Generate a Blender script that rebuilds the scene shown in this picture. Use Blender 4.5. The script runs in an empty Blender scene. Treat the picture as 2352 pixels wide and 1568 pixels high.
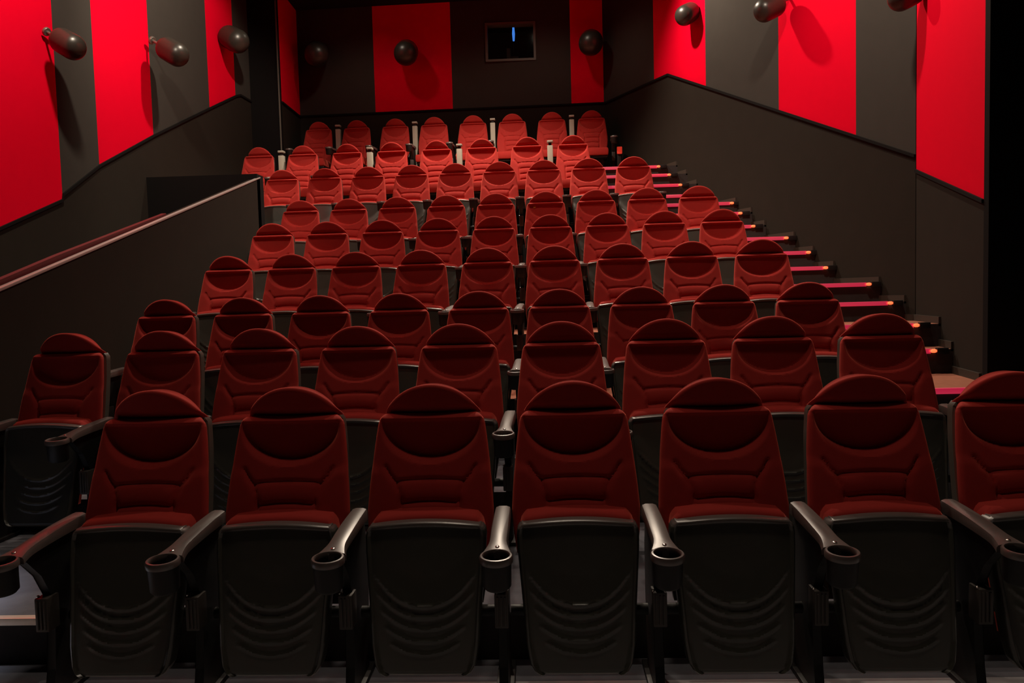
import bpy, bmesh, math
from mathutils import Vector, Matrix

C = bpy.context.scene.collection
SC = bpy.context.scene
CAMZ = 1.51


# ------------------------------------------------------------------ materials
def mat(name, base, rough=0.6, metal=0.0, sheen=0.0, sheen_tint=(1, 1, 1), emis=None, emis_s=0.0,
        noise=0.0, nscale=60.0, bump=0.0, bscale=300.0, spec=0.5, coat=0.0, transm=0.0):
    m = bpy.data.materials.new(name)
    m.use_nodes = True
    nt = m.node_tree
    b = nt.nodes['Principled BSDF']
    b.inputs['Base Color'].default_value = (*base, 1)
    b.inputs['Roughness'].default_value = rough
    b.inputs['Metallic'].default_value = metal
    b.inputs['Specular IOR Level'].default_value = spec
    b.inputs['Sheen Weight'].default_value = sheen
    b.inputs['Sheen Tint'].default_value = (*sheen_tint, 1)
    b.inputs['Sheen Roughness'].default_value = 0.45
    b.inputs['Coat Weight'].default_value = coat
    b.inputs['Transmission Weight'].default_value = transm
    if emis:
        b.inputs['Emission Color'].default_value = (*emis, 1)
        b.inputs['Emission Strength'].default_value = emis_s
    tc = nt.nodes.new('ShaderNodeTexCoord')
    if noise > 0:
        n = nt.nodes.new('ShaderNodeTexNoise')
        n.inputs['Scale'].default_value = nscale
        n.inputs['Detail'].default_value = 4
        nt.links.new(tc.outputs['Object'], n.inputs['Vector'])
        mx = nt.nodes.new('ShaderNodeMix')
        mx.data_type = 'RGBA'
        mx.inputs[6].default_value = (*[c * (1 - noise) for c in base], 1)
        mx.inputs[7].default_value = (*[min(1, c * (1 + noise)) for c in base], 1)
        nt.links.new(n.outputs['Fac'], mx.inputs[0])
        nt.links.new(mx.outputs[2], b.inputs['Base Color'])
    if bump > 0:
        n2 = nt.nodes.new('ShaderNodeTexNoise')
        n2.inputs['Scale'].default_value = bscale
        nt.links.new(tc.outputs['Object'], n2.inputs['Vector'])
        bp = nt.nodes.new('ShaderNodeBump')
        bp.inputs['Strength'].default_value = bump
        bp.inputs['Distance'].default_value = 0.002
        nt.links.new(n2.outputs['Fac'], bp.inputs['Height'])
        nt.links.new(bp.outputs['Normal'], b.inputs['Normal'])
    return m


M = {
    'velvet': mat('red_velvet', (0.36, 0.022, 0.018), 0.85, sheen=0.95, sheen_tint=(1.0, 0.20, 0.14), noise=0.10,
                  nscale=25, bump=0.15, bscale=400, spec=0.2),
    'shell': mat('black_plastic', (0.055, 0.053, 0.044), 0.30, noise=0.15, nscale=30, bump=0.05, bscale=500, spec=0.9),
    'arm': mat('arm_plastic', (0.115, 0.092, 0.085), 0.33, noise=0.12, nscale=40, bump=0.05, bscale=500, spec=1.0),
    'dark': mat('dark_plastic', (0.010, 0.009, 0.009), 0.5, spec=0.35),
    'chrome': mat('screw_metal', (0.75, 0.7, 0.65), 0.25, metal=1.0),
    'steel': mat('brushed_steel', (0.50, 0.46, 0.44), 0.32, metal=0.35, noise=0.08, nscale=20),
    'pale': mat('pale_console', (0.42, 0.42, 0.34), 0.55, noise=0.1, nscale=20),
    'hinge': mat('hinge_plastic', (0.055, 0.045, 0.04), 0.45),
    'lower': mat('lower_wall', (0.021, 0.0165, 0.0125), 0.9, noise=0.12, nscale=5, bump=0.1, bscale=200, spec=0.15),
    'grey': mat('grey_panel', (0.046, 0.042, 0.037), 0.92, noise=0.08, nscale=6, bump=0.15, bscale=250, spec=0.12),
    'red': mat('red_panel', (0.80, 0.0, 0.022), 0.95, noise=0.03, nscale=6, bump=0.15, bscale=250, spec=0.05),
    'black': mat('black_paint', (0.006, 0.005, 0.005), 0.9, spec=0.15),
    'ceil': mat('ceiling_paint', (0.020, 0.019, 0.018), 0.95, noise=0.1, nscale=5, spec=0.1),
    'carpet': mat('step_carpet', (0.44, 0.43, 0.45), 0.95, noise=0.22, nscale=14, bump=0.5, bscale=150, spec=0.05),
    'brown': mat('brown_carpet', (0.32, 0.13, 0.085), 0.95, noise=0.2, nscale=14, bump=0.5, bscale=150, spec=0.05),  # reddish brown carries the red glow of the step lamps
    'dim': mat('shaded_carpet', (0.135, 0.138, 0.16), 0.95, noise=0.2, nscale=14, bump=0.5, bscale=150, spec=0.05),  # same carpet, darkened with the shade among the front rows
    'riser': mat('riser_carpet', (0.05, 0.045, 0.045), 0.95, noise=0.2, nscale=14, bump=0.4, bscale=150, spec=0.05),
    'nosing': mat('light_nosing', (0.85, 0.25, 0.32), 0.3, metal=0.6, emis=(1.0, 0.02, 0.10), emis_s=0.38),
    'lamp': mat('marker_lamp', (0.9, 0.2, 0.1), 0.4, emis=(1.0, 0.10, 0.03), emis_s=2.2),
    'plainnose': mat('pale_nosing', (0.80, 0.68, 0.58), 0.35, metal=0.3, noise=0.08, nscale=30),
    'redstrip': mat('dark_red_strip', (0.10, 0.002, 0.004), 0.6),
    'speaker': mat('speaker_shell', (0.030, 0.027, 0.022), 0.36, noise=0.1, nscale=30, spec=0.6),
    'bracket': mat('bracket_metal', (0.25, 0.25, 0.22), 0.35, metal=0.7),
    'frame': mat('window_frame', (0.11, 0.105, 0.085), 0.5),
    'booth': mat('booth_wall', (0.012, 0.012, 0.012), 0.9),
    'proj': mat('projector_body', (0.14, 0.12, 0.10), 0.5),
    'blue': mat('blue_light', (0.1, 0.3, 0.9), 0.4, emis=(0.06, 0.25, 0.85), emis_s=0.9),
    'tag': mat('yellow_glint', (0.45, 0.16, 0.01), 0.6),  # colour of the painted glints on two headrests
}
g = bpy.data.materials.new('booth_glass')
g.use_nodes = True
nt = g.node_tree
nt.nodes.clear()
o_ = nt.nodes.new('ShaderNodeOutputMaterial')
mxs = nt.nodes.new('ShaderNodeMixShader')
tr = nt.nodes.new('ShaderNodeBsdfTransparent')
gl = nt.nodes.new('ShaderNodeBsdfGlossy')
gl.inputs['Roughness'].default_value = 0.05
mxs.inputs[0].default_value = 0.06
nt.links.new(tr.outputs[0], mxs.inputs[1])
nt.links.new(gl.outputs[0], mxs.inputs[2])
nt.links.new(mxs.outputs[0], o_.inputs[0])
M['glass'] = g


# ------------------------------------------------------------------ helpers
def link(name, me, parent=None):
    o = bpy.data.objects.new(name, me)
    C.objects.link(o)
    if parent:
        o.parent = parent
    return o


def obj(name, bm, m, parent=None, smooth=True, slots=None):
    bmesh.ops.recalc_face_normals(bm, faces=bm.faces)
    me = bpy.data.meshes.new(name)
    bm.to_mesh(me)
    bm.free()
    for mm in (slots or [m]):
        me.materials.append(mm)
    for p in me.polygons:
        p.use_smooth = smooth
    if smooth:
        try:
            me.set_sharp_from_angle(angle=math.radians(42))
        except Exception:
            pass
    return link(name, me, parent)


def box(bm, x0, x1, y0, y1, z0, z1, bev=0.0, mi=0):
    vs = [bm.verts.new((x, y, z)) for x in (x0, x1) for y in (y0, y1) for z in (z0, z1)]
    idx = [(0, 1, 3, 2), (4, 6, 7, 5), (0, 4, 5, 1), (2, 3, 7, 6), (0, 2, 6, 4), (1, 5, 7, 3)]
    fs = [bm.faces.new([vs[i] for i in f]) for f in idx]
    for f in fs:
        f.material_index = mi
    if bev > 0:
        es = list({e for f in fs for e in f.edges})
        bmesh.ops.bevel(bm, geom=es, offset=bev, segments=2, profile=0.6, affect='EDGES')
    return vs


def prism(bm, pts, x0, x1, bev=0.0, axis='x'):
    """polygon of (y,z) points extruded along x"""
    a = [bm.verts.new((x0, y, z)) for y, z in pts]
    b = [bm.verts.new((x1, y, z)) for y, z in pts]
    fs = [bm.faces.new(a), bm.faces.new(b[::-1])]
    n = len(pts)
    for i in range(n):
        fs.append(bm.faces.new((a[i], a[(i + 1) % n], b[(i + 1) % n], b[i])))
    if bev > 0:
        es = list({e for f in fs for e in f.edges})
        bmesh.ops.bevel(bm, geom=es, offset=bev, segments=2, profile=0.6, affect='EDGES')


def lathe(bm, prof, seg=24, mat4=None, close=False):
    """profile of (r,z) revolved round z"""
    rings = []
    for r, z in prof:
        if r < 1e-6:
            rings.append([bm.verts.new((0, 0, z))])
        else:
            rings.append([bm.verts.new((r * math.cos(2 * math.pi * k / seg), r * math.sin(2 * math.pi * k / seg), z)) for k in range(seg)])
    for a, b in zip(rings[:-1], rings[1:]):
        for k in range(seg):
            k2 = (k + 1) % seg
            if len(a) == 1 and len(b) == 1:
                continue
            if len(a) == 1:
                bm.faces.new((a[0], b[k2], b[k]))
            elif len(b) == 1:
                bm.faces.new((a[k], a[k2], b[0]))
            else:
                bm.faces.new((a[k], a[k2], b[k2], b[k]))
    if mat4 is not None:
        bmesh.ops.transform(bm, matrix=mat4, verts=[v for r in rings for v in r])


def tube(bm, p0, p1, r, seg=10):
    p0, p1 = Vector(p0), Vector(p1)
    d = p1 - p0
    q = d.to_track_quat('Z', 'Y').to_matrix().to_4x4()
    lathe(bm, [(0, 0), (r, 0), (r, d.length), (0, d.length)], seg, Matrix.Translation(p0) @ q)


def sheet(outline_w, z0, z1, front, thick, nu=40, nv=56, back_taper=0.0, rnd=0.02, outline_c=None, back=None):
    """a cushion: front surface y=front(x,z), edge rounded with radius rnd, closed at the back"""
    bm = bmesh.new()
    us = [math.sin(math.pi / 2 * (-1 + 2 * i / nu)) * 0.6 + 0.4 * (-1 + 2 * i / nu) for i in range(nu + 1)]
    grid = []
    for j in range(nv + 1):
        t = j / nv
        t = 0.45 * t + 0.55 * (0.5 - 0.5 * math.cos(math.pi * t))
        z = z0 + (z1 - z0) * t
        w = outline_w(z)
        row = []
        for u in us:
            x = w * u
            e = max(0.0, 1 - min(w * (1 - abs(u)), rnd) / rnd)
            fall = rnd * (1 - math.sqrt(max(0, 1 - e * e)))
            ez = max(0.0, 1 - min(min(z - z0, z1 - z), rnd) / rnd)
            fall = max(fall, rnd * (1 - math.sqrt(max(0, 1 - ez * ez))))
            row.append(bm.verts.new((x, front(x, z) + fall, z)))
        grid.append(row)
    for j in range(nv):
        for i in range(nu):
            bm.faces.new((grid[j][i], grid[j][i + 1], grid[j + 1][i + 1], grid[j + 1][i]))
    loop = grid[0] + [r[-1] for r in grid[1:]] + grid[-1][-2::-1] + [r[0] for r in grid[-2:0:-1]]
    bk = []
    for v in loop:
        yy = back(v.co.x, v.co.z) if back else v.co.y + thick
        bk.append(bm.verts.new((v.co.x * (1 - back_taper), yy, v.co.z)))
    n = len(loop)
    for i in range(n):
        bm.faces.new((loop[i], loop[(i + 1) % n], bk[(i + 1) % n], bk[i]))
    bm.faces.new(bk)
    return bm


def thing(name, label, cat, loc=(0, 0, 0), rz=0.0, group=None):
    o = bpy.data.objects.new(name, None)
    C.objects.link(o)
    o.empty_display_size = 0.1
    o.location = loc
    o.rotation_euler = (0, 0, rz)
    o['label'] = label
    o['category'] = cat
    if group:
        o['group'] = group
    return o


def tag(o, label, cat, group=None):
    o['label'] = label
    o['category'] = cat
    if group:
        o['group'] = group
    return o


def struct(o):
    o['kind'] = 'structure'
    return o


def dup(root, loc, rz, label, group):
    r = root.copy()
    C.objects.link(r)
    r.location = loc
    r.rotation_euler = (0, 0, rz)
    r['label'] = label
    r['group'] = group
    for ch in list(root.children):
        c = ch.copy()
        C.objects.link(c)
        c.parent = r
        for g2 in ch.children:
            d = g2.copy()
            C.objects.link(d)
            d.parent = c
    return r


def sstep(a, b, x):
    t = max(0.0, min(1.0, (x - a) / (b - a)))
    return t * t * (3 - 2 * t)


def lerp_table(tab, z):
    if z <= tab[0][0]:
        return tab[0][1]
    for (a, va), (b, vb) in zip(tab[:-1], tab[1:]):
        if z <= b:
            return va + (vb - va) * (z - a) / (b - a)
    return tab[-1][1]


# ------------------------------------------------------------------ cinema seat
SLOPE = 0.297


def base_y(z):
    return -0.035 + (z - 1.03) * SLOPE


BW_TAB = [(0.34, 0.225), (0.50, 0.236), (0.58, 0.248), (0.66, 0.254), (0.75, 0.248), (0.80, 0.243), (0.88, 0.235), (0.95, 0.2265),
          (1.0, 0.219), (1.015, 0.213), (1.026, 0.205), (1.033, 0.196), (1.036, 0.188)]


def body_w(z):
    return lerp_table(BW_TAB, z)


def seg_d(px, pz, a, b):
    ax, az = a
    bx, bz = b
    dx, dz = bx - ax, bz - az
    t = max(0, min(1, ((px - ax) * dx + (pz - az) * dz) / (dx * dx + dz * dz)))
    return math.hypot(px - ax - t * dx, pz - az - t * dz), t


DIAG = [(0.182, 0.835), (0.160, 0.800), (0.137, 0.775), (0.122, 0.735), (0.116, 0.700), (0.112, 0.640), (0.110, 0.50)]


def body_front(x, z):
    y = base_y(z)
    ax = abs(x)
    # scooped head recess between the lip and the arc
    e = math.hypot(x / 0.205, (z - 0.995) / 0.150)
    inside = 1 - sstep(0.90, 1.02, e)
    lipd = 1.022 - z
    if z < 1.03:
        y += inside * sstep(0.0, 0.018, lipd) * (0.012 + 0.36 * max(0, lipd))
    y -= 0.006 * math.exp(-((z - 1.022) / 0.007) ** 2)
    # gentle crown across the width, raised bolsters
    y += 0.020 * (ax / 0.25) ** 2
    dmin = 9
    for a, b in zip(DIAG[:-1], DIAG[1:]):
        d, t = seg_d(ax, z, a, b)
        dmin = min(dmin, d)
    fade = sstep(0.0, 0.03, 0.84 - z + 0.01) if z > 0.8 else 1.0
    y += 0.012 * math.exp(-(dmin / 0.0065) ** 2) * (0.6 + 0.4 * fade)
    if z < 0.85:
        # bolster stands a little proud of the centre field
        xi = lerp_table([(0.50, 0.110), (0.64, 0.112), (0.70, 0.116), (0.735, 0.122), (0.775, 0.137), (0.80, 0.160), (0.835, 0.182)], z)
        y -= 0.010 * sstep(0.0, 0.035, ax - xi) * sstep(0.85, 0.80, z) if False else 0.006 * sstep(0.0, 0.035, ax - xi) * (1 - sstep(0.80, 0.85, z))
    # lumbar rolls with seams that catch the light just below each seam
    for zc, hw in ((0.776, 0.140), (0.692, 0.118), (0.610, 0.112), (0.53, 0.11)):
        zz = zc + 0.010 * (1 - (x / hw) ** 2)
        if ax < hw:
            f = 1 - sstep(hw - 0.012, hw, ax)
            y += f * 0.009 * math.exp(-((z - zz) / 0.0065) ** 2)
            t = (zz - z) / 0.08
            if 0 < t < 1:
                y -= f * 0.007 * math.sin(math.pi * t)
    return y


def headrest_bm(hc, h):
    """circular-segment cushion of half chord hc and height h above the lip, curling back underneath"""
    R = (hc * hc + h * h) / (2 * h)
    zc = 1.03 + h - R
    zb = 1.030

    def hf(x, z):
        return -0.016 - (z - 1.03) * 0.25 + 0.032 * (1 - sstep(1.022, 1.072, z)) + 0.030 * (x / 0.215) ** 2
    bm = bmesh.new()
    NA, NR = 48, 22
    a0 = math.asin((zb - zc) / R)
    rings = []
    for j in range(NR + 1):
        z = zb + (zc + R - zb) * math.sin(math.pi / 2 * j / NR)
        w = math.sqrt(max(0.0, R * R - (z - zc) ** 2))
        row = []
        if j == NR:
            w = 0.0
        for i in range(NA + 1):
            u = math.sin(math.pi / 2 * (-1 + 2 * i / NA))
            x = w * u
            dist = R - math.hypot(x, z - zc)
            rr = 0.018
            e = max(0.0, 1 - min(dist, rr) / rr)
            row.append(bm.verts.new((x, hf(x, z) + rr * (1 - math.sqrt(max(0, 1 - e * e))), z)))
            if w == 0.0:
                break
        rings.append(row)
    for a, b in zip(rings[:-2], rings[1:-1]):
        for i in range(NA):
            bm.faces.new((a[i], a[i + 1], b[i + 1], b[i]))
    for i in range(NA):
        bm.faces.new((rings[-2][i], rings[-2][i + 1], rings[-1][0]))
    out = [r[-1] for r in rings[:-1]] + [rings[-1][0]] + [r[0] for r in rings[-2::-1]]
    bk = [bm.verts.new((v.co.x * 0.94, 0.045, zb + (v.co.z - zb) * 0.965)) for v in out]
    bk2 = [bm.verts.new((v.co.x * 0.84, 0.072, zb + (v.co.z - zb) * 0.87)) for v in out]
    for k in range(len(out) - 1):
        bm.faces.new((out[k], bk[k], bk[k + 1], out[k + 1]))
        bm.faces.new((bk[k], bk2[k], bk2[k + 1], bk[k + 1]))
    bm.faces.new(bk2)
    bm.faces.new(rings[0] + [bk[0], bk2[0], bk2[-1], bk[-1]])
    return bm


def make_seat(lounge=False):
    root = thing('lounge_seat' if lounge else 'cinema_seat', 'x', 'seat')
    # upholstered back
    zlow = 0.40 if lounge else 0.50
    bm = sheet(body_w, zlow, 1.036, body_front, 0.075, nu=56, nv=96, rnd=0.020,
               back=lambda x, z: base_y(z) + 0.108, back_taper=0.20)
    obj('backrest', bm, M['velvet'], root)

    obj('headrest', headrest_bm(0.180 if lounge else 0.201, 0.128), M['velvet'], root)

    # plastic shell behind the back
    def sw(z):
        return lerp_table([(0.30, 0.205), (0.45, 0.228), (0.62, 0.232), (0.75, 0.226), (0.90, 0.214), (1.0, 0.200), (1.02, 0.194), (1.03, 0.180)], z)
    bm = sheet(sw, 0.30, 1.030, lambda x, z: base_y(z) + 0.088, 0.040, nu=16, nv=20, rnd=0.006)
    obj('back_shell', bm, M['shell'], root)

    if lounge:   # fixed seat, cushion lying flat
        bm = bmesh.new()
        box(bm, -0.235, 0.235, -0.56, -0.17, 0.345, 0.465, 0.035)
        obj('seat_cushion', bm, M['velvet'], root)
        bm = bmesh.new()
        box(bm, -0.220, 0.220, -0.53, -0.16, 0.31, 0.345, 0.008)
        box(bm, -0.16, 0.16, -0.42, -0.18, 0.0, 0.31, 0.008)
        obj('seat_base', bm, M['dark'], root)
        return root

    # tipped-up pan: shell facing forward
    TILT = 0.20

    def pan_y(z):
        return -0.272 - (0.66 - z) * TILT

    def top_z(x):
        return 0.662 - 0.022 * (x / 0.23) ** 2

    def pw(z):
        return lerp_table([(0.110, 0.150), (0.125, 0.175), (0.15, 0.190), (0.22, 0.203), (0.36, 0.213), (0.55, 0.229), (0.62, 0.232),
                           (0.640, 0.229), (0.652, 0.222), (0.660, 0.212)], z)
    arcs = [(0.362, 0.195, 0.125), (0.322, 0.190, 0.10), (0.282, 0.170, 0.075), (0.238, 0.150, 0.055), (0.194, 0.125, 0.040)]

    def pan_front(x, z):
        y = pan_y(z)
        y += 0.020 * (x / 0.23) ** 4
        w = pw(z)
        de = min(w - abs(x), top_z(0) - z + 0.004)
        rim = 1 - sstep(0.012, 0.022, de)
        y -= 0.013 * rim
        for k, (zb, hx, rise) in enumerate(arcs):
            if abs(x) < hx:
                za = zb + rise * (abs(x) / hx) ** 2.2
                f = 1 - sstep(hx * 0.88, hx, abs(x))
                y -= f * (0.0085 if k == 0 else 0.0062) * math.exp(-((z - za + 0.004) / 0.0045) ** 2)
        # panel above the first arc is slightly dished
        za = 0.362 + 0.125 * min(1, abs(x) / 0.195) ** 2.2
        y += 0.006 * sstep(0.0, 0.10, z - za) * sstep(0, 0.03, de)
        return y
    bm = sheet(pw, 0.110, 0.662, pan_front, 0.045, nu=44, nv=110, rnd=0.020)
    for v in bm.verts:   # arched top edge
        k = sstep(0.50, 0.66, v.co.z)
        v.co.z -= k * 0.020 * (v.co.x / 0.23) ** 2
    for f in bm.faces:   # top edge made paler to paint in its highlight
        c = f.calc_center_median()
        if c.z > 0.6435 - 0.020 * (c.x / 0.23) ** 2:
            f.material_index = 1
    obj('pan_shell', bm, None, root, slots=[M['shell'], M['arm']])

    # red seat cushion behind the shell
    def cw(z):
        return lerp_table([(0.20, 0.17), (0.45, 0.190), (0.58, 0.215), (0.63, 0.222), (0.665, 0.214), (0.685, 0.19)], z)
    bm = sheet(cw, 0.20, 0.682, lambda x, z: pan_y(z) + 0.036, 0.080, nu=20, nv=24, rnd=0.022)
    for v in bm.verts:
        k = sstep(0.50, 0.66, v.co.z)
        v.co.z -= k * 0.022 * (v.co.x / 0.23) ** 2
    obj('seat_cushion', bm, M['velvet'], root)

    # hinge beam and centre foot under the seat
    bm = bmesh.new()
    tube(bm, (-0.262, -0.235, 0.30), (0.262, -0.235, 0.30), 0.022, 14)
    obj('hinge_beam', bm, M['dark'], root)
    return root


# ------------------------------------------------------------------ armrest
def make_arm():
    root = thing('seat_armrest', 'x', 'armrest')
    # arm top: swept section, curving down towards the front and flaring into the ring
    bm = bmesh.new()
    secs = []
    N = 16
    for i in range(N + 1):
        t = i / N
        y = -0.10 - 0.425 * t
        z = 0.668 - 0.010 * t - 0.030 * t * t
        w = 0.031 + 0.002 * math.sin(math.pi * t)
        if t > 0.78:
            w += 0.022 * ((t - 0.78) / 0.22) ** 1.6
        h = 0.045 - 0.018 * t
        pr = [(-w, -h), (-w, -0.010), (-w * 0.88, -0.002), (-w * 0.45, 0.003), (w * 0.45, 0.003), (w * 0.88, -0.002), (w, -0.010), (w, -h)]
        secs.append([bm.verts.new((x, y, z + dz)) for x, dz in pr])
    for a, b in zip(secs[:-1], secs[1:]):
        for k in range(8):
            bm.faces.new((a[k], a[(k + 1) % 8], b[(k + 1) % 8], b[k]))
    bm.faces.new(secs[0])
    bm.faces.new(secs[-1][::-1])
    top = obj('arm_top', bm, M['arm'], root)
    # small round screw on the arm just behind the ring
    bm = bmesh.new()
    lathe(bm, [(0.0075, 0), (0.0075, 0.003), (0.005, 0.005), (0, 0.005)], 12, Matrix.Translation((0, -0.500, 0.634)))
    obj('screw', bm, M['chrome'], top)
    # cup holder ring and cup
    tilt = Matrix.Translation((0, -0.570, 0.626)) @ Matrix.Rotation(math.radians(4), 4, 'X')
    bm = bmesh.new()
    lathe(bm, [(0.046, -0.016), (0.045, 0.0), (0.048, 0.004), (0.054, 0.003), (0.058, -0.003), (0.057, -0.020), (0.046, -0.020), (0.046, -0.016)], 32, tilt)
    ring = obj('cup_ring', bm, M['arm'], root)
    bm = bmesh.new()
    lathe(bm, [(0.0, -0.095), (0.040, -0.095), (0.0455, -0.016), (0.052, -0.018), (0.049, -0.105), (0.040, -0.115), (0, -0.115)], 28, tilt)
    obj('cup_holder', bm, M['dark'], root)
    # upright side panel with a curved front
    bm = bmesh.new()
    pts = [(-0.10, 0.63), (-0.06, 0.50), (-0.07, 0.30), (-0.10, 0.02), (-0.36, 0.02), (-0.33, 0.12), (-0.315, 0.30), (-0.33, 0.42),
           (-0.38, 0.51), (-0.46, 0.585), (-0.50, 0.620), (-0.30, 0.635)]
    prism(bm, pts, -0.017, 0.017, 0.004)
    obj('side_panel', bm, M['dark'], root)
    # ribbed hinge cover facing forward
    bm = bmesh.new()
    box(bm, -0.026, 0.026, -0.372, -0.30, 0.285, 0.415, 0.006)
    for k in (-0.014, 0.0, 0.014):
        box(bm, k - 0.003, k + 0.003, -0.377, -0.371, 0.295, 0.405, 0.0012)
    cover = obj('hinge_cover', bm, M['hinge'], root)
    bm = bmesh.new()
    lathe(bm, [(0.006, 0), (0.006, 0.004), (0.003, 0.007), (0, 0.007)], 10, Matrix.Translation((-0.022, -0.352, 0.4145)))
    obj('bolt', bm, M['chrome'], cover)
    # foot plate on the floor
    bm = bmesh.new()
    box(bm, -0.035, 0.035, -0.40, -0.06, 0.0, 0.022, 0.005)
    obj('foot', bm, M['dark'], root)
    return root


def make_console():
    root = thing('console_post', 'x', 'console')
    bm = bmesh.new()
    box(bm, -0.040, 0.040, -0.02, 0.06, 0.0, 1.03, 0.008)
    obj('post', bm, M['pale'], root)
    bm = bmesh.new()
    box(bm, -0.022, 0.022, -0.01, 0.05, 1.03, 1.075, 0.003)
    obj('neck', bm, M['dark'], root)
    bm = bmesh.new()
    box(bm, -0.042, 0.042, -0.03, 0.07, 1.07, 1.10, 0.008)
    obj('cap', bm, M['pale'], root)
    return root


# rows: floor z, X0, Y, skew, pitch, first index, count
ROWS = [
    (0.000, -0.166, 3.187, -0.007, 0.58, -3, 7, 'front'),
    (0.201, -0.175, 4.418, -0.038, 0.58, -5, 9, 'second'),
    (0.389, -0.151, 5.641, -0.027, 0.58, -5, 9, 'third'),
    (0.767, -0.155, 6.803, -0.046, 0.58, -5, 9, 'fourth'),
    (1.166, -0.163, 8.121, -0.016, 0.58, -5, 9, 'fifth'),
    (1.537, -0.193, 9.180, -0.038, 0.58, -5, 9, 'sixth'),
    (2.096, -0.197, 10.358, -0.030, 0.58, -6, 9, 'seventh'),
    (2.625, -0.457, 11.501, -0.022, 0.66, -6, 8, 'second-to-last'),
    (3.330, -0.705, 13.120, -0.030, 0.65, -5, 8, 'last'),
]
NTH = ['leftmost', 'second from left', 'third from left', 'fourth from left', 'fifth from left', 'fifth from right', 'fourth from right',
       'third from right', 'second from right', 'rightmost']


def nth(k, n):
    if k == 0:
        return 'leftmost'
    if k == n - 1:
        return 'rightmost'
    w = ['', 'second', 'third', 'fourth', 'fifth']
    if k < (n + 1) / 2:
        return w[k] + ' from left'
    return w[n - 1 - k] + ' from right'


seat0, lou0, arm0, con0 = make_seat(), make_seat(True), make_arm(), make_console()
first = {'s': True, 'l': True, 'a': True, 'c': True}


def place(kind, proto, loc, rz, label, group):
    if first[kind]:
        first[kind] = False
        proto.location = loc
        proto.rotation_euler = (0, 0, rz)
        proto['label'] = label
        proto['group'] = group
        return proto
    return dup(proto, loc, rz, label, group)


glints_at = []
for ri, (fz, X0, Y, sk, p, s, n, word) in enumerate(ROWS):
    rz = math.atan(sk)
    for k in range(n):
        u = (s + k + 0.5) * p
        o = place('l' if ri > 6 else 's', lou0 if ri > 6 else seat0, (X0 + u, Y + sk * u, fz), rz,
                  'red upholstered cinema seat with rounded headrest, %s in the %s row' % (nth(k, n), word),
                  'cinema seats in the %s row' % word)
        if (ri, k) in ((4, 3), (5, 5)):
            glints_at.append(o)
    for k in range(n + 1):
        u = (s + k) * p
        if k == 0:
            where = 'at the left end of the %s row' % word
        elif k == n:
            where = 'at the right end of the %s row' % word
        elif k == 1:
            where = 'right of the leftmost seat in the %s row' % word
        elif k <= n // 2:
            where = 'right of the seat %s in the %s row' % (nth(k - 1, n), word)
        else:
            where = 'left of the seat %s in the %s row' % (nth(k, n), word)
            if k == n - 1:
                where = 'left of the rightmost seat in the %s row' % word
        place('a', arm0, (X0 + u, Y + sk * u, fz), rz, 'black cup-holder armrest ' + where, 'armrests in the %s row' % word)
    if ri >= 7:
        for k in ((1, 3, 5, 7)):
            u = (s + k) * p
            place('c', con0, (X0 + u, Y + sk * u, fz), rz,
                  'pale narrow post between two seats, %s in the %s row' % (nth((k - 1) // 2, 4), word),
                  'pale posts in the %s row' % word)
# yellow discs painting small reflections on two headrests
for o, dx, dz in ((glints_at[0], 0.02, 1.085), (glints_at[1], -0.13, 0.985)):
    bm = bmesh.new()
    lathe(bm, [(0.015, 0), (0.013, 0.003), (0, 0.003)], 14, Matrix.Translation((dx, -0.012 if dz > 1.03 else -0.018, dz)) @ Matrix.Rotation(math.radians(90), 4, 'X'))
    t = obj('glint_disc', bm, M['tag'], o)
    t['label'] = 'small yellow painted glint'

# ------------------------------------------------------------------ stepped floor
def wall_r(y):
    if y >= 7.6:
        return 3.57 + (1.21 - 3.57) * (y - 7.6) / (13.8 - 7.6)
    return 3.57 + (3.32 - 3.57) * (7.6 - y) / 1.6


def wall_l(y):
    return -(5.385 - 0.06 * y)


FR = [-2.5, 3.17, 4.42, 5.60, 6.90, 8.00, 9.20, 10.25, 11.60]
TOPS = [r[0] for r in ROWS]


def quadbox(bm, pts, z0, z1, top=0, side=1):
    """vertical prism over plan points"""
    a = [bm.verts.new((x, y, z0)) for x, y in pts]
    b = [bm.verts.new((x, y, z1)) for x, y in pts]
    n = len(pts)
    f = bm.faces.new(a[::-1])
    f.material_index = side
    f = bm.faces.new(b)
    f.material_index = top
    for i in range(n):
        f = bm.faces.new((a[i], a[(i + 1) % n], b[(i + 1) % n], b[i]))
        f.material_index = side


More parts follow.
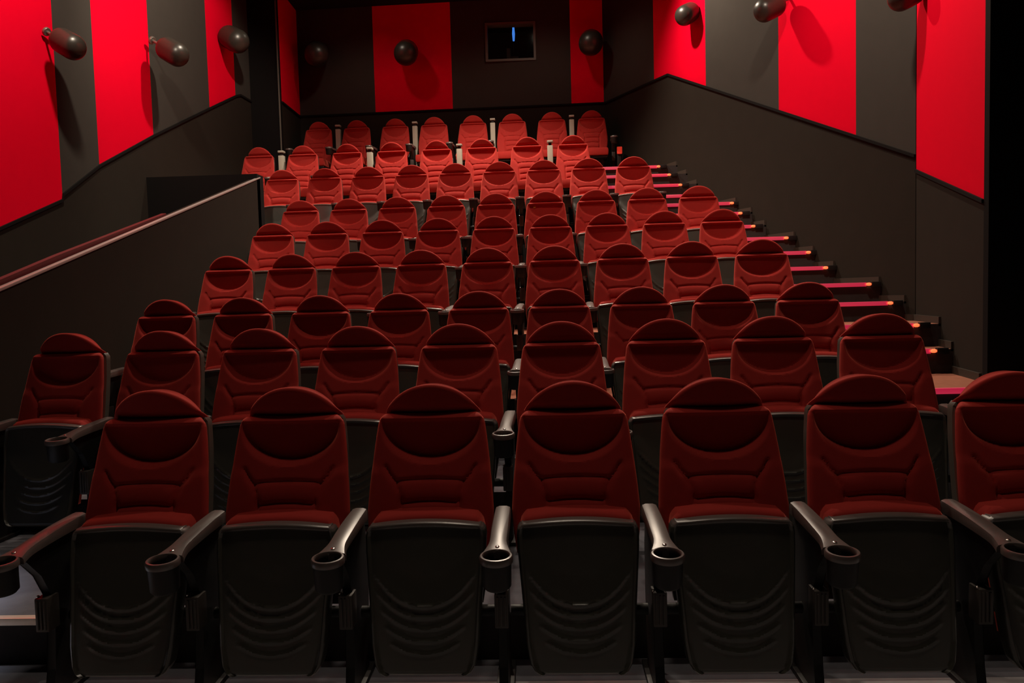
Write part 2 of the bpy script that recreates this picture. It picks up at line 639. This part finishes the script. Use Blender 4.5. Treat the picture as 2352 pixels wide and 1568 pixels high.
BT = 2
bm = bmesh.new()
quadbox(bm, [(-8, -3.2), (8, -3.2), (8, 2.985), (-8, 2.985)], -0.3, 0.0)
quadbox(bm, [(-8, 2.985), (8, 2.985), (8, 3.30), (-8, 3.30)], -0.3, 0.0, 3)  # strip under the front seats, their shade put into its colour
for i in range(1, 9):
    y0 = FR[i]
    y1 = FR[i + 1] if i < 8 else 14.3
    xl = -3.43
    if i == 1:
        xl = -4.9
    if i == 6:
        quadbox(bm, [(-3.43, y0), (wall_r(y0) + .05, y0), (wall_r(9.82) + .05, 9.82), (-3.43, 9.82)], -0.3, TOPS[i], BT)
        quadbox(bm, [(-3.72, 9.82), (wall_r(9.82) + .05, 9.82), (wall_r(y1) + .05, y1), (-3.72, y1)], -0.3, TOPS[i], BT)
        continue
    if i == 7:
        xl = -4.9
        quadbox(bm, [(-3.72, y0), (wall_r(y0) + .05, y0), (wall_r(y1) + .05, y1), (-3.72, y1)], -0.3, TOPS[i], BT)
        quadbox(bm, [(-4.9, 9.82), (-3.72, 9.82), (-3.72, y1), (-4.9, y1)], TOPS[i] - 0.25, TOPS[i], BT)
        continue
    if i == 8:
        quadbox(bm, [(-4.9, y0), (wall_r(y0) + .05, y0), (1.3, 14.3), (-4.9, 14.3)], -0.3, TOPS[i], BT)
        continue
    if i == 1:
        quadbox(bm, [(-4.95, y0), (4.6, y0), (4.6, 4.45), (-4.95, 4.45)], -0.3, TOPS[i], 3)
        continue
    if i == 2:
        quadbox(bm, [(xl, y0), (4.6, y0), (4.6, 5.62), (xl, 5.62)], -0.3, TOPS[i], 3)
        continue
    pts = [(xl, y0), (wall_r(max(y0, 6.0)) + .05, y0), (wall_r(y1) + .05, y1), (xl, y1)]
    if y0 < 6:
        pts = [(xl, y0), (4.6, y0), (4.6, 6.0), (3.37, 6.0), (wall_r(y1) + .05, y1), (xl, y1)]
    elif y0 < 7.6 < y1:
        pts = [(xl, y0), (wall_r(y0) + .05, y0), (3.62, 7.6), (wall_r(y1) + .05, y1), (xl, y1)]
    quadbox(bm, pts, -0.3, TOPS[i], BT)
# aisle steps between the tiers
STEPS = [  # y front, z top, x left, x right of the light strip, tier front
    (6.60, 0.970, 2.30, 3.29, 6.90), (7.70, 1.350, 2.30, 3.42, 8.00),
    (8.60, 1.727, 2.25, 3.13, 9.20), (8.90, 1.910, 2.25, 3.05, 9.20),
    (9.70, 2.280, 1.62, 2.66, 10.25), (9.95, 2.465, 1.62, 2.57, 10.25),
    (10.85, 2.810, 1.75, 2.17, 11.60), (11.10, 2.990, 0.95, 2.04, 11.60), (11.35, 3.170, 0.95, 1.93, 11.60),
]
for (y0, z, xl, xr, y1) in STEPS:
    zb = max(t for t, f in zip(TOPS, FR) if f < y0)
    a, b = wall_r(y0) + .05, wall_r(y1) + .05
    pts = [(xl, y0), (a, y0), (b, y1 + .02), (xl, y1 + .02)]
    quadbox(bm, pts, zb - 0.02, z, BT)
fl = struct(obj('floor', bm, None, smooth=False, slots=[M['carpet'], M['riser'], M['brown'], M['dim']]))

# lit step strips: nosing bar + lamp + end cap
strips = [(5.60, 0.770, 2.30, 3.25), (6.90, 1.170, 2.30, 3.29), (8.00, 1.537, 2.30, 3.34), (9.20, 2.096, 2.25, 2.90),
          (10.25, 2.625, 1.62, 2.54), (11.60, 3.330, 0.95, 1.82)] + [(a, b, c, d) for a, b, c, d, e in STEPS]
strips.sort()
proto = None
cnt = len(strips)
ordw = ['lowest', 'second lowest', 'third lowest', 'fourth lowest', 'fifth lowest', 'sixth lowest', 'seventh lowest', 'middle',
        'seventh highest', 'sixth highest', 'fifth highest', 'fourth highest', 'third highest', 'second highest', 'topmost']
for i, (y, z, x0, x1) in enumerate(strips):
    t = thing('step_light', 'glowing red light strip with end lamp on aisle step, %s of the flight' % ordw[i], 'step light',
              (x0, y, z), 0, 'light strips on the aisle steps')
    L = x1 - x0
    bm = bmesh.new()
    box(bm, 0, L - 0.07, -0.022, 0.012, -0.034, 0.006, 0.003)
    nos = obj('nosing', bm, M['nosing'], t)
    bm = bmesh.new()
    lathe(bm, [(0, -0.026), (0.011, -0.022), (0.015, -0.010), (0.015, 0.010), (0.011, 0.022), (0, 0.026)], 16,
          Matrix.Translation((L - 0.05, -0.026, -0.012)) @ Matrix.Rotation(math.radians(90), 4, 'Y'))
    obj('lamp', bm, M['lamp'], t)
    bm = bmesh.new()
    box(bm, L - 0.022, L + 0.07, -0.034, 0.01, -0.040, 0.012, 0.005)
    obj('end_cap', bm, M['dark'], t)

# pale nosing on the step at the left end of the front row
bm = bmesh.new()
box(bm, -3.6, -2.02, 3.150, 3.19, 0.176, 0.207, 0.004)
o = obj('step_nosing', bm, M['plainnose'])
tag(o, 'pale metal nosing strip on the low step left of the front row', 'nosing')

# small red marker beside the last row
t = thing('aisle_marker', 'small red marker lamp at the right end of the last row', 'marker lamp', (1.31, 12.60, 3.33))
bm = bmesh.new()
box(bm, -0.03, 0.03, -0.02, 0.05, 0.0, 0.38, 0.004)
obj('stand', bm, M['dark'], t)
bm = bmesh.new()
box(bm, -0.035, 0.045, -0.05, -0.015, 0.36, 0.47, 0.01)
obj('lamp_lens', bm, mat('dim_marker', (0.6, 0.05, 0.03), 0.4, emis=(1, 0.06, 0.03), emis_s=0.35), t)

# ------------------------------------------------------------------ walls
ZT = 6.62


def wall(name, segs, nrm, thick=0.12, zbot=-0.3, ztop=ZT):
    """segs: list of (x,y,z_dado,matindex_upper) points along the wall; upper material applies to the span starting there"""
    bm = bmesh.new()
    nx, ny = nrm
    for (x0, y0, d0, m0), (x1, y1, d1, m1) in zip(segs[:-1], segs[1:]):
        for (za0, za1, zb0, zb1, mi) in ((zbot, zbot, d0, d1, 0), (d0, d1, ztop, ztop, m0)):
            f = bm.faces.new([bm.verts.new(c) for c in ((x0, y0, za0), (x1, y1, za1), (x1, y1, zb1), (x0, y0, zb0))])
            f.material_index = mi
            f = bm.faces.new([bm.verts.new(c) for c in ((x0 + nx * thick, y0 + ny * thick, za0), (x0 + nx * thick, y0 + ny * thick, zb0),
                                                        (x1 + nx * thick, y1 + ny * thick, zb1), (x1 + nx * thick, y1 + ny * thick, za1))])
            f.material_index = mi
    # end and top faces
    for (x, y, d, m) in (segs[0], segs[-1]):
        bm.faces.new([bm.verts.new(c) for c in ((x, y, zbot), (x + nx * thick, y + ny * thick, zbot), (x + nx * thick, y + ny * thick, ztop), (x, y, ztop))])
    bmesh.ops.remove_doubles(bm, verts=bm.verts, dist=1e-4)
    me = bpy.data.meshes.new(name)
    bm.to_mesh(me)
    bm.free()
    for k in ('lower', 'grey', 'red', 'black'):
        me.materials.append(M[k])
    return struct(link(name, me))


def dado_trim(name, pts, off, h=0.022, d=0.02):
    bm = bmesh.new()
    ox, oy = off
    for a, b in zip(pts[:-1], pts[1:]):
        c = []
        for (x, y, z) in (a, b):
            c.append([bm.verts.new(q) for q in ((x, y, z - h), (x + ox * d, y + oy * d, z - h), (x + ox * d, y + oy * d, z + h * .3), (x, y, z + h * .3))])
        for k in range(4):
            bm.faces.new((c[0][k], c[0][(k + 1) % 4], c[1][(k + 1) % 4], c[1][k]))
        bm.faces.new(c[0])
        bm.faces.new(c[1][::-1])
    return struct(obj(name, bm, M['black'], smooth=False))


G, R_, K = 1, 2, 3
# left wall (camera side y small)
LD = [(5.0, 0.75 + 0.0 * 1), (7.11, 0.751), (8.0, 1.11), (8.02, 1.215), (8.67, 1.574), (9.82, 2.13), (12.19, 3.198), (12.40, 3.268), (12.85, 3.265)]


def LZ(y):
    if y < 7.11:
        return 0.751 - (7.11 - y) * 0.41 + CAMZ
    return lerp_table(LD, y) + CAMZ


def LP(y, m):
    return (wall_l(y), y, LZ(y), m)


segsL = [LP(2.5, G), LP(4.2, R_), LP(5.6, G), LP(6.3, R_), LP(7.11, R_), LP(8.0, R_), LP(8.011, G), LP(8.667, R_), LP(9.815, G), LP(11.36, R_),
         LP(12.24, G), LP(12.40, G), LP(12.82, G)]
segsL = [LP(2.5, G), LP(5.2, R_)] + segsL[4:]
wall('wall_left', segsL, (-1, 0))
dado_trim('trim_1', [(x, y, z) for x, y, z, m in segsL], (1, 0))
# column face between the left wall and the recessed rear part
bm = bmesh.new()
box(bm, -4.75, -4.145, 12.80, 12.92, -0.3, ZT)
struct(obj('wall_left_return', bm, M['black'], smooth=False))
bm = bmesh.new()
box(bm, -4.152, -4.132, 12.785, 12.800, 3.33, ZT)
struct(obj('trim_2', bm, mat('edge_trim', (0.11, 0.105, 0.085), 0.5), smooth=False))
zr = 3.265 + CAMZ
wall('wall_left_rear', [(-4.145, 12.92, zr, R_), (-4.17, 14.0, zr, R_)], (-1, 0))
dado_trim('trim_3', [(-4.145, 12.92, zr), (-4.17, 14.0, zr)], (1, 0))

# back wall with the booth window opening
bm = bmesh.new()


def bw_y(x):
    return 14.0 + (13.8 - 14.0) * (x + 4.17) / (1.21 + 4.17)


zd = 3.275 + CAMZ
WX0, WX1, WZ0, WZ1 = -0.80, 0.005, 4.085 + CAMZ, 4.675 + CAMZ
cols = [(-4.17, -2.81, G), (-2.81, -1.437, R_), (-1.437, WX0, G), (WX0, WX1, G), (WX1, 0.635, G), (0.635, 1.19, R_), (1.19, 1.215, G)]
for x0, x1, m in cols:
    spans = [(-0.3, zd, 0), (zd, ZT, m)]
    if x0 == WX0:
        spans = [(-0.3, zd, 0), (zd, WZ0, m), (WZ1, ZT, m)]
    for za, zb, mi in spans:
        for dy in (0, 0.12):
            f = bm.faces.new([bm.verts.new(c) for c in ((x0, bw_y(x0) + dy, za), (x1, bw_y(x1) + dy, za), (x1, bw_y(x1) + dy, zb), (x0, bw_y(x0) + dy, zb))])
            f.material_index = mi
bmesh.ops.remove_doubles(bm, verts=bm.verts, dist=1e-4)
me = bpy.data.meshes.new('wall_back')
bm.to_mesh(me)
bm.free()
for k in ('lower', 'grey', 'red', 'black'):
    me.materials.append(M[k])
struct(link('wall_back', me))
dado_trim('trim_4', [(-4.17, 14.0, zd), (1.21, 13.8, zd)], (0, -1))

# window frame, glass and the booth behind it
yw = bw_y(-0.4)
wroot = thing('window_1', 'x', 'window', (0, 0, 0))
for k in ('label', 'category'):
    del wroot[k]
struct(wroot)
bm = bmesh.new()
fw = 0.035
box(bm, WX0 - fw, WX1 + fw, yw - 0.03, yw + 0.14, WZ0 - fw, WZ0 + 0.005, 0.003)
box(bm, WX0 - fw, WX1 + fw, yw - 0.03, yw + 0.14, WZ1 - 0.005, WZ1 + fw, 0.003)
box(bm, WX0 - fw, WX0 + 0.005, yw - 0.03, yw + 0.14, WZ0, WZ1, 0.003)
box(bm, WX1 - 0.005, WX1 + fw, yw - 0.03, yw + 0.14, WZ0, WZ1, 0.003)
obj('window_frame', bm, M['frame'], wroot, smooth=False)
bm = bmesh.new()
box(bm, WX0, WX1, yw + 0.05, yw + 0.058, WZ0, WZ1)
obj('pane', bm, M['glass'], wroot, smooth=False)
bm = bmesh.new()
for c in ((-1.6, 0.8, 15.6, 15.65, 5.0, 6.62), (-1.65, -1.6, 14.1, 15.6, 5.0, 6.62), (0.8, 0.85, 14.1, 15.6, 5.0, 6.62), (-1.6, 0.8, 14.1, 15.6, 4.90, 4.98)):
    box(bm, *c)
struct(obj('wall_booth', bm, M['booth'], smooth=False))
pr = thing('projector', 'dark film projector with a blue light seen through the booth window', 'projector', (-0.36, 14.55, 5.0))
bm = bmesh.new()
box(bm, -0.34, -0.06, 0.0, 0.75, 0.68, 0.80, 0.01)
box(bm, -0.13, -0.06, 0.0, 0.75, 0.79, 1.0, 0.01)
box(bm, -0.08, 0.08, 0.06, 0.75, 0.60, 0.87, 0.01)
obj('body', bm, M['proj'], pr)
bm = bmesh.new()
box(bm, -0.12, 0.08, 0.12, 0.6, 0.0, 0.61, 0.01)
obj('pedestal', bm, M['dark'], pr)
bm = bmesh.new()
lathe(bm, [(0.0, 0.15), (0.018, 0.12), (0.026, 0.0), (0.018, -0.12), (0.0, -0.15)], 12, Matrix.Translation((0.0, 0.1, 1.28)))
obj('blue_lamp', bm, M['blue'], pr)
bm = bmesh.new()
tube(bm, (0.0, 0.1, 0.86), (0.0, 0.1, 1.17), 0.010)
obj('lamp_stem', bm, M['dark'], pr)

# right wall
def RP(y, z, m):
    return (wall_r(y), y, z + CAMZ, m)


RD = [(7.6, 1.215), (11.805, 3.181), (13.8, 3.27)]


def rz_(y):
    return lerp_table(RD, y)


ys = [(7.6, G), (8.312, R_), (9.46, G), (10.887, R_), (11.805, R_), (12.198, G), (13.8, G)]
segsR = [RP(y, rz_(y), m) for y, m in ys]
wall('wall_right', segsR, (1, 0.35))
dado_trim('trim_5', [(x, y, z) for x, y, z, m in segsR], (-1, -0.3))
segsRF = [RP(6.0, 0.612, R_), RP(7.58, 1.075, R_)]
wall('wall_right_front', segsRF, (1, 0))
dado_trim('trim_6', [(x, y, z) for x, y, z, m in segsRF], (-1, 0))
# black return and pier towards the front
bm = bmesh.new()
box(bm, 3.315, 5.2, 5.93, 5.995, -0.3, ZT)
box(bm, 5.0, 5.2, -3.3, 6.0, -0.3, ZT)
struct(obj('wall_right_return', bm, M['black'], smooth=False))
# side boundaries out of the frame
bm = bmesh.new()
box(bm, -5.5, -5.2, -3.3, 2.6, -0.3, ZT)
box(bm, -5.3, wall_l(2.6), 2.5, 2.6, -0.3, ZT)
struct(obj('wall_left_front', bm, M['black'], smooth=False))
bm = bmesh.new()
box(bm, -5.5, 5.2, -3.4, -3.2, -0.3, ZT)
struct(obj('wall_front', bm, M['black'], smooth=False))
# baseboard on the right wall following the steps
bm = bmesh.new()


def bb(y0, y1, z):
    a, b = (wall_r(y0) - 0.0, y0), (wall_r(y1) - 0.0, y1)
    pts = [a, (a[0] - 0.02, a[1]), (b[0] - 0.02, b[1]), b]
    quadbox(bm, pts, z - 0.02, z + 0.06, 0, 0)


lv = sorted([(FR[i], TOPS[i]) for i in range(3, 9)] + [(a, b) for a, b, c, d, e in STEPS])
for (a, za), (b, zb) in zip(lv, lv[1:] + [(13.8, 0)]):
    a = max(a, 6.02)
    if a < 7.6 < b:
        bb(a, 7.59, za)
        bb(7.6, b, za)
    else:
        bb(a, b, za)
struct(obj('baseboard_right', bm, mat('base_trim', (0.035, 0.027, 0.02), 0.6), smooth=False))

# ceiling with a dropped soffit over the last rows
bm = bmesh.new()
box(bm, -6, 6, -3.4, 14.2, ZT, ZT + 0.1)
struct(obj('ceiling', bm, M['ceil'], smooth=False))

# stair well on the left: parapet with its rail and the dark portal
bm = bmesh.new()
PX = -3.43
SL = (1.55 - 0.136) / (9.7 - 4.88)


def rail_z(y):
    return 0.136 + (y - 4.88) * SL + CAMZ


prism(bm, [(3.0, 0.0), (9.70, 0.0), (9.70, rail_z(9.70) - 0.02), (3.0, rail_z(3.0) - 0.02)], PX - 0.10, PX)
struct(obj('wall_parapet', bm, M['lower'], smooth=False))
bm = bmesh.new()
a, b = (3.0, rail_z(3.0)), (9.70, rail_z(9.70))
prism(bm, [(a[0], a[1] - 0.022), (b[0], b[1] - 0.022), (b[0], b[1] - 0.006), (a[0], a[1] + 0.002)], PX - 0.03, PX + 0.012, 0.005)
o = obj('parapet_rail', bm, M['steel'])
tag(o, 'thin steel rail sloping along the top of the dark parapet at left', 'rail')
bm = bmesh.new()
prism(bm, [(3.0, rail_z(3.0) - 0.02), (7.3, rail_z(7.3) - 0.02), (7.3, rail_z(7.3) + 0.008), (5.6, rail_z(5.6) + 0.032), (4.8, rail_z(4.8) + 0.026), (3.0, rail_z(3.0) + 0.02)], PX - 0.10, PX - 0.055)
struct(obj('trim_8', bm, M['redstrip']))  # dark red strip tapering along the rail
bm = bmesh.new()
box(bm, wall_l(9.6), PX, 9.60, 9.82, 2.30, 1.570 + CAMZ)
struct(obj('wall_portal', bm, M['black'], smooth=False))
bm = bmesh.new()
box(bm, -4.95, -3.72, 11.2, 11.3, -0.3, 2.40)
box(bm, -3.80, -3.74, 9.83, 11.3, -0.3, 2.05)
struct(obj('wall_tunnel', bm, M['black'], smooth=False))


# ------------------------------------------------------------------ wall speakers
def make_speaker(axis_len=0.30, r=0.145):
    root = thing('wall_speaker', 'x', 'speaker')
    bm = bmesh.new()
    prof = [(0, 0.20)]
    for k in range(1, 9):
        a = math.pi / 2 * k / 8
        prof.append((r * math.sin(a), 0.07 + 0.13 * math.cos(a)))
    prof += [(r * 1.0, 0.0), (r * 0.98, -0.10)]
    for k in range(1, 9):
        a = math.pi / 2 * k / 8
        prof.append((r * 0.98 * math.cos(a), -0.10 - 0.12 * math.sin(a)))
    prof[-1] = (0, -0.22)
    lathe(bm, prof, 32)
    body = obj('housing', bm, M['speaker'], root)
    bm = bmesh.new()
    tube(bm, (0, 0, -0.20), (0, 0, -0.34), 0.018)
    lathe(bm, [(0, -0.36), (0.05, -0.36), (0.05, -0.345), (0.045, -0.335), (0, -0.335)], 20)
    obj('bracket', bm, M['bracket'], root)
    return root


sp0 = make_speaker()
first['p'] = True


def speaker(loc, direction, scale, label, group):
    o = place('p', sp0, loc, 0, label, group)
    o.rotation_euler = Vector(direction).to_track_quat('Z', 'Y').to_euler()
    o.scale = (scale,) * 3
    return o


LDIR = (0.82, -0.22, -0.50)
speaker((-4.61, 7.78, 2.60 + CAMZ), LDIR, 0.88, 'black capsule speaker on the left wall, nearest the left edge', 'left wall speakers')
speaker((-4.42, 9.66, 3.085 + CAMZ), LDIR, 1.0, 'black capsule speaker on the left wall, middle of its three', 'left wall speakers')
speaker((-4.44, 11.74, 3.90 + CAMZ), (0.75, -0.45, -0.45), 1.2, 'black capsule speaker on the left wall, farthest back', 'left wall speakers')
speaker((2.10, 11.0, 3.755 + CAMZ), (-0.62, -0.62, -0.46), 0.93, 'black capsule speaker on the right wall, farthest back', 'right wall speakers')
speaker((2.68, 9.2, 3.17 + CAMZ), (-0.85, -0.22, -0.42), 0.90, 'black capsule speaker on the right wall above a long shadow', 'right wall speakers')
speaker((3.36, 7.35, 2.60 + CAMZ), (-0.85, -0.22, -0.42), 0.82, 'black capsule speaker on the right wall, nearest the front', 'right wall speakers')
speaker((-3.72, 13.60, 4.22 + CAMZ), (0.15, -0.9, -0.42), 1.38, 'black speaker on the grey back wall panel, leftmost', 'back wall speakers')
speaker((-2.17, 13.55, 4.17 + CAMZ), (0.05, -0.9, -0.42), 1.38, 'black speaker on the middle red stripe of the back wall', 'back wall speakers')
speaker((0.96, 13.42, 4.18 + CAMZ), (-0.1, -0.9, -0.42), 1.38, 'black speaker on the right red stripe of the back wall', 'back wall speakers')

# ------------------------------------------------------------------ lights


def spot(loc, aim, energy, col, angle=120, blend=0.6, radius=0.08):
    l = bpy.data.lights.new('spot_light', 'SPOT')
    l.energy = energy
    l.color = col
    l.spot_size = math.radians(angle)
    l.spot_blend = blend
    l.shadow_soft_size = radius
    o = bpy.data.objects.new('spot_light', l)
    C.objects.link(o)
    o.location = loc
    d = Vector(aim) - Vector(loc)
    o.rotation_euler = d.to_track_quat('-Z', 'Y').to_euler()
    return o


WARM = (1.0, 0.82, 0.64)
# downlights over the seating, with one added backlight
spot((-0.9, 10.7, 6.4), (-0.9, 10.7, 0.0), 900, WARM, 118, 0.8, 0.09)
spot((-0.2, 9.6, 6.5), (0.1, 3.4, 0.6), 700, WARM, 52, 0.6, 0.12)  # backlight added for glints on seat and arm edges
spot((-0.7, 7.6, 6.4), (-0.7, 7.6, 0.0), 300, WARM, 110, 0.7, 0.10)
spot((-0.4, 4.8, 6.3), (-0.4, 4.8, 0.0), 150, WARM, 100, 0.8, 0.10)
spot((0.2, 2.75, 6.2), (0.2, 2.75, 0.0), 135, WARM, 75, 0.8, 0.22)
# wall washers, the last two added for the back wall
spot((-2.9, 9.2, 6.45), (-4.9, 10.4, 4.6), 330, WARM, 92, 0.5, 0.06)
spot((-3.3, 6.3, 6.45), (-5.0, 6.9, 4.2), 560, WARM, 120, 0.7, 0.12)
spot((0.9, 10.3, 6.45), (2.6, 9.6, 4.2), 420, WARM, 130, 0.7, 0.06)
spot((2.0, 6.6, 6.45), (3.5, 7.0, 4.2), 480, WARM, 120, 0.7, 0.12)
spot((-2.7, 12.25, 6.55), (-2.7, 12.6, 4.0), 24, WARM, 140, 0.6, 0.08)  # added to lift the left part of the back wall
spot((0.1, 12.1, 6.55), (0.1, 12.5, 4.0), 26, WARM, 140, 0.6, 0.08)  # added to lift the right part of the back wall
# unseen point light added to brighten the booth interior
pl = bpy.data.lights.new('booth_fill', 'POINT')
pl.energy = 0.7
pl.color = (1.0, 0.85, 0.65)
plo = bpy.data.objects.new('booth_fill', pl)
C.objects.link(plo)
plo.location = (-1.3, 14.25, 6.3)
# cool spot added to brighten the front-left step
spot((-3.25, 2.95, 5.0), (-3.15, 3.15, 0.0), 1000, (0.85, 0.88, 1.0), 20, 0.5, 0.15)

w = bpy.data.worlds.new('world')
SC.world = w
w.use_nodes = True
w.node_tree.nodes['Background'].inputs[0].default_value = (0.01, 0.01, 0.01, 1)
w.node_tree.nodes['Background'].inputs[1].default_value = 0.0

# ------------------------------------------------------------------ camera
cam = bpy.data.cameras.new('camera')
co = bpy.data.objects.new('camera', cam)
C.objects.link(co)
cam.sensor_width = 36.0
cam.lens = 1800.0 / 2352.0 * 36.0
cam.clip_end = 100
yaw, pit, rol = (math.radians(v) for v in (2.10430536, -3.37490289, 1.53408346))
Rm = Matrix.Rotation(yaw, 3, 'Z') @ Matrix.Rotation(pit, 3, 'X') @ Matrix.Rotation(rol, 3, 'Y')
# columns of Rm: right, forward, up
r3, f3, u3 = Rm.col[0], Rm.col[1], Rm.col[2]
mw = Matrix(((r3[0], u3[0], -f3[0], 0), (r3[1], u3[1], -f3[1], 0), (r3[2], u3[2], -f3[2], CAMZ), (0, 0, 0, 1)))
co.matrix_world = mw
SC.camera = co

SC.view_settings.view_transform = 'Standard'
SC.view_settings.look = 'None'
SC.view_settings.gamma = 1.0
SC.view_settings.use_curve_mapping = False
SC.view_settings.exposure = 0.0
SC.cycles.use_denoising = True
SC.cycles.max_bounces = 6
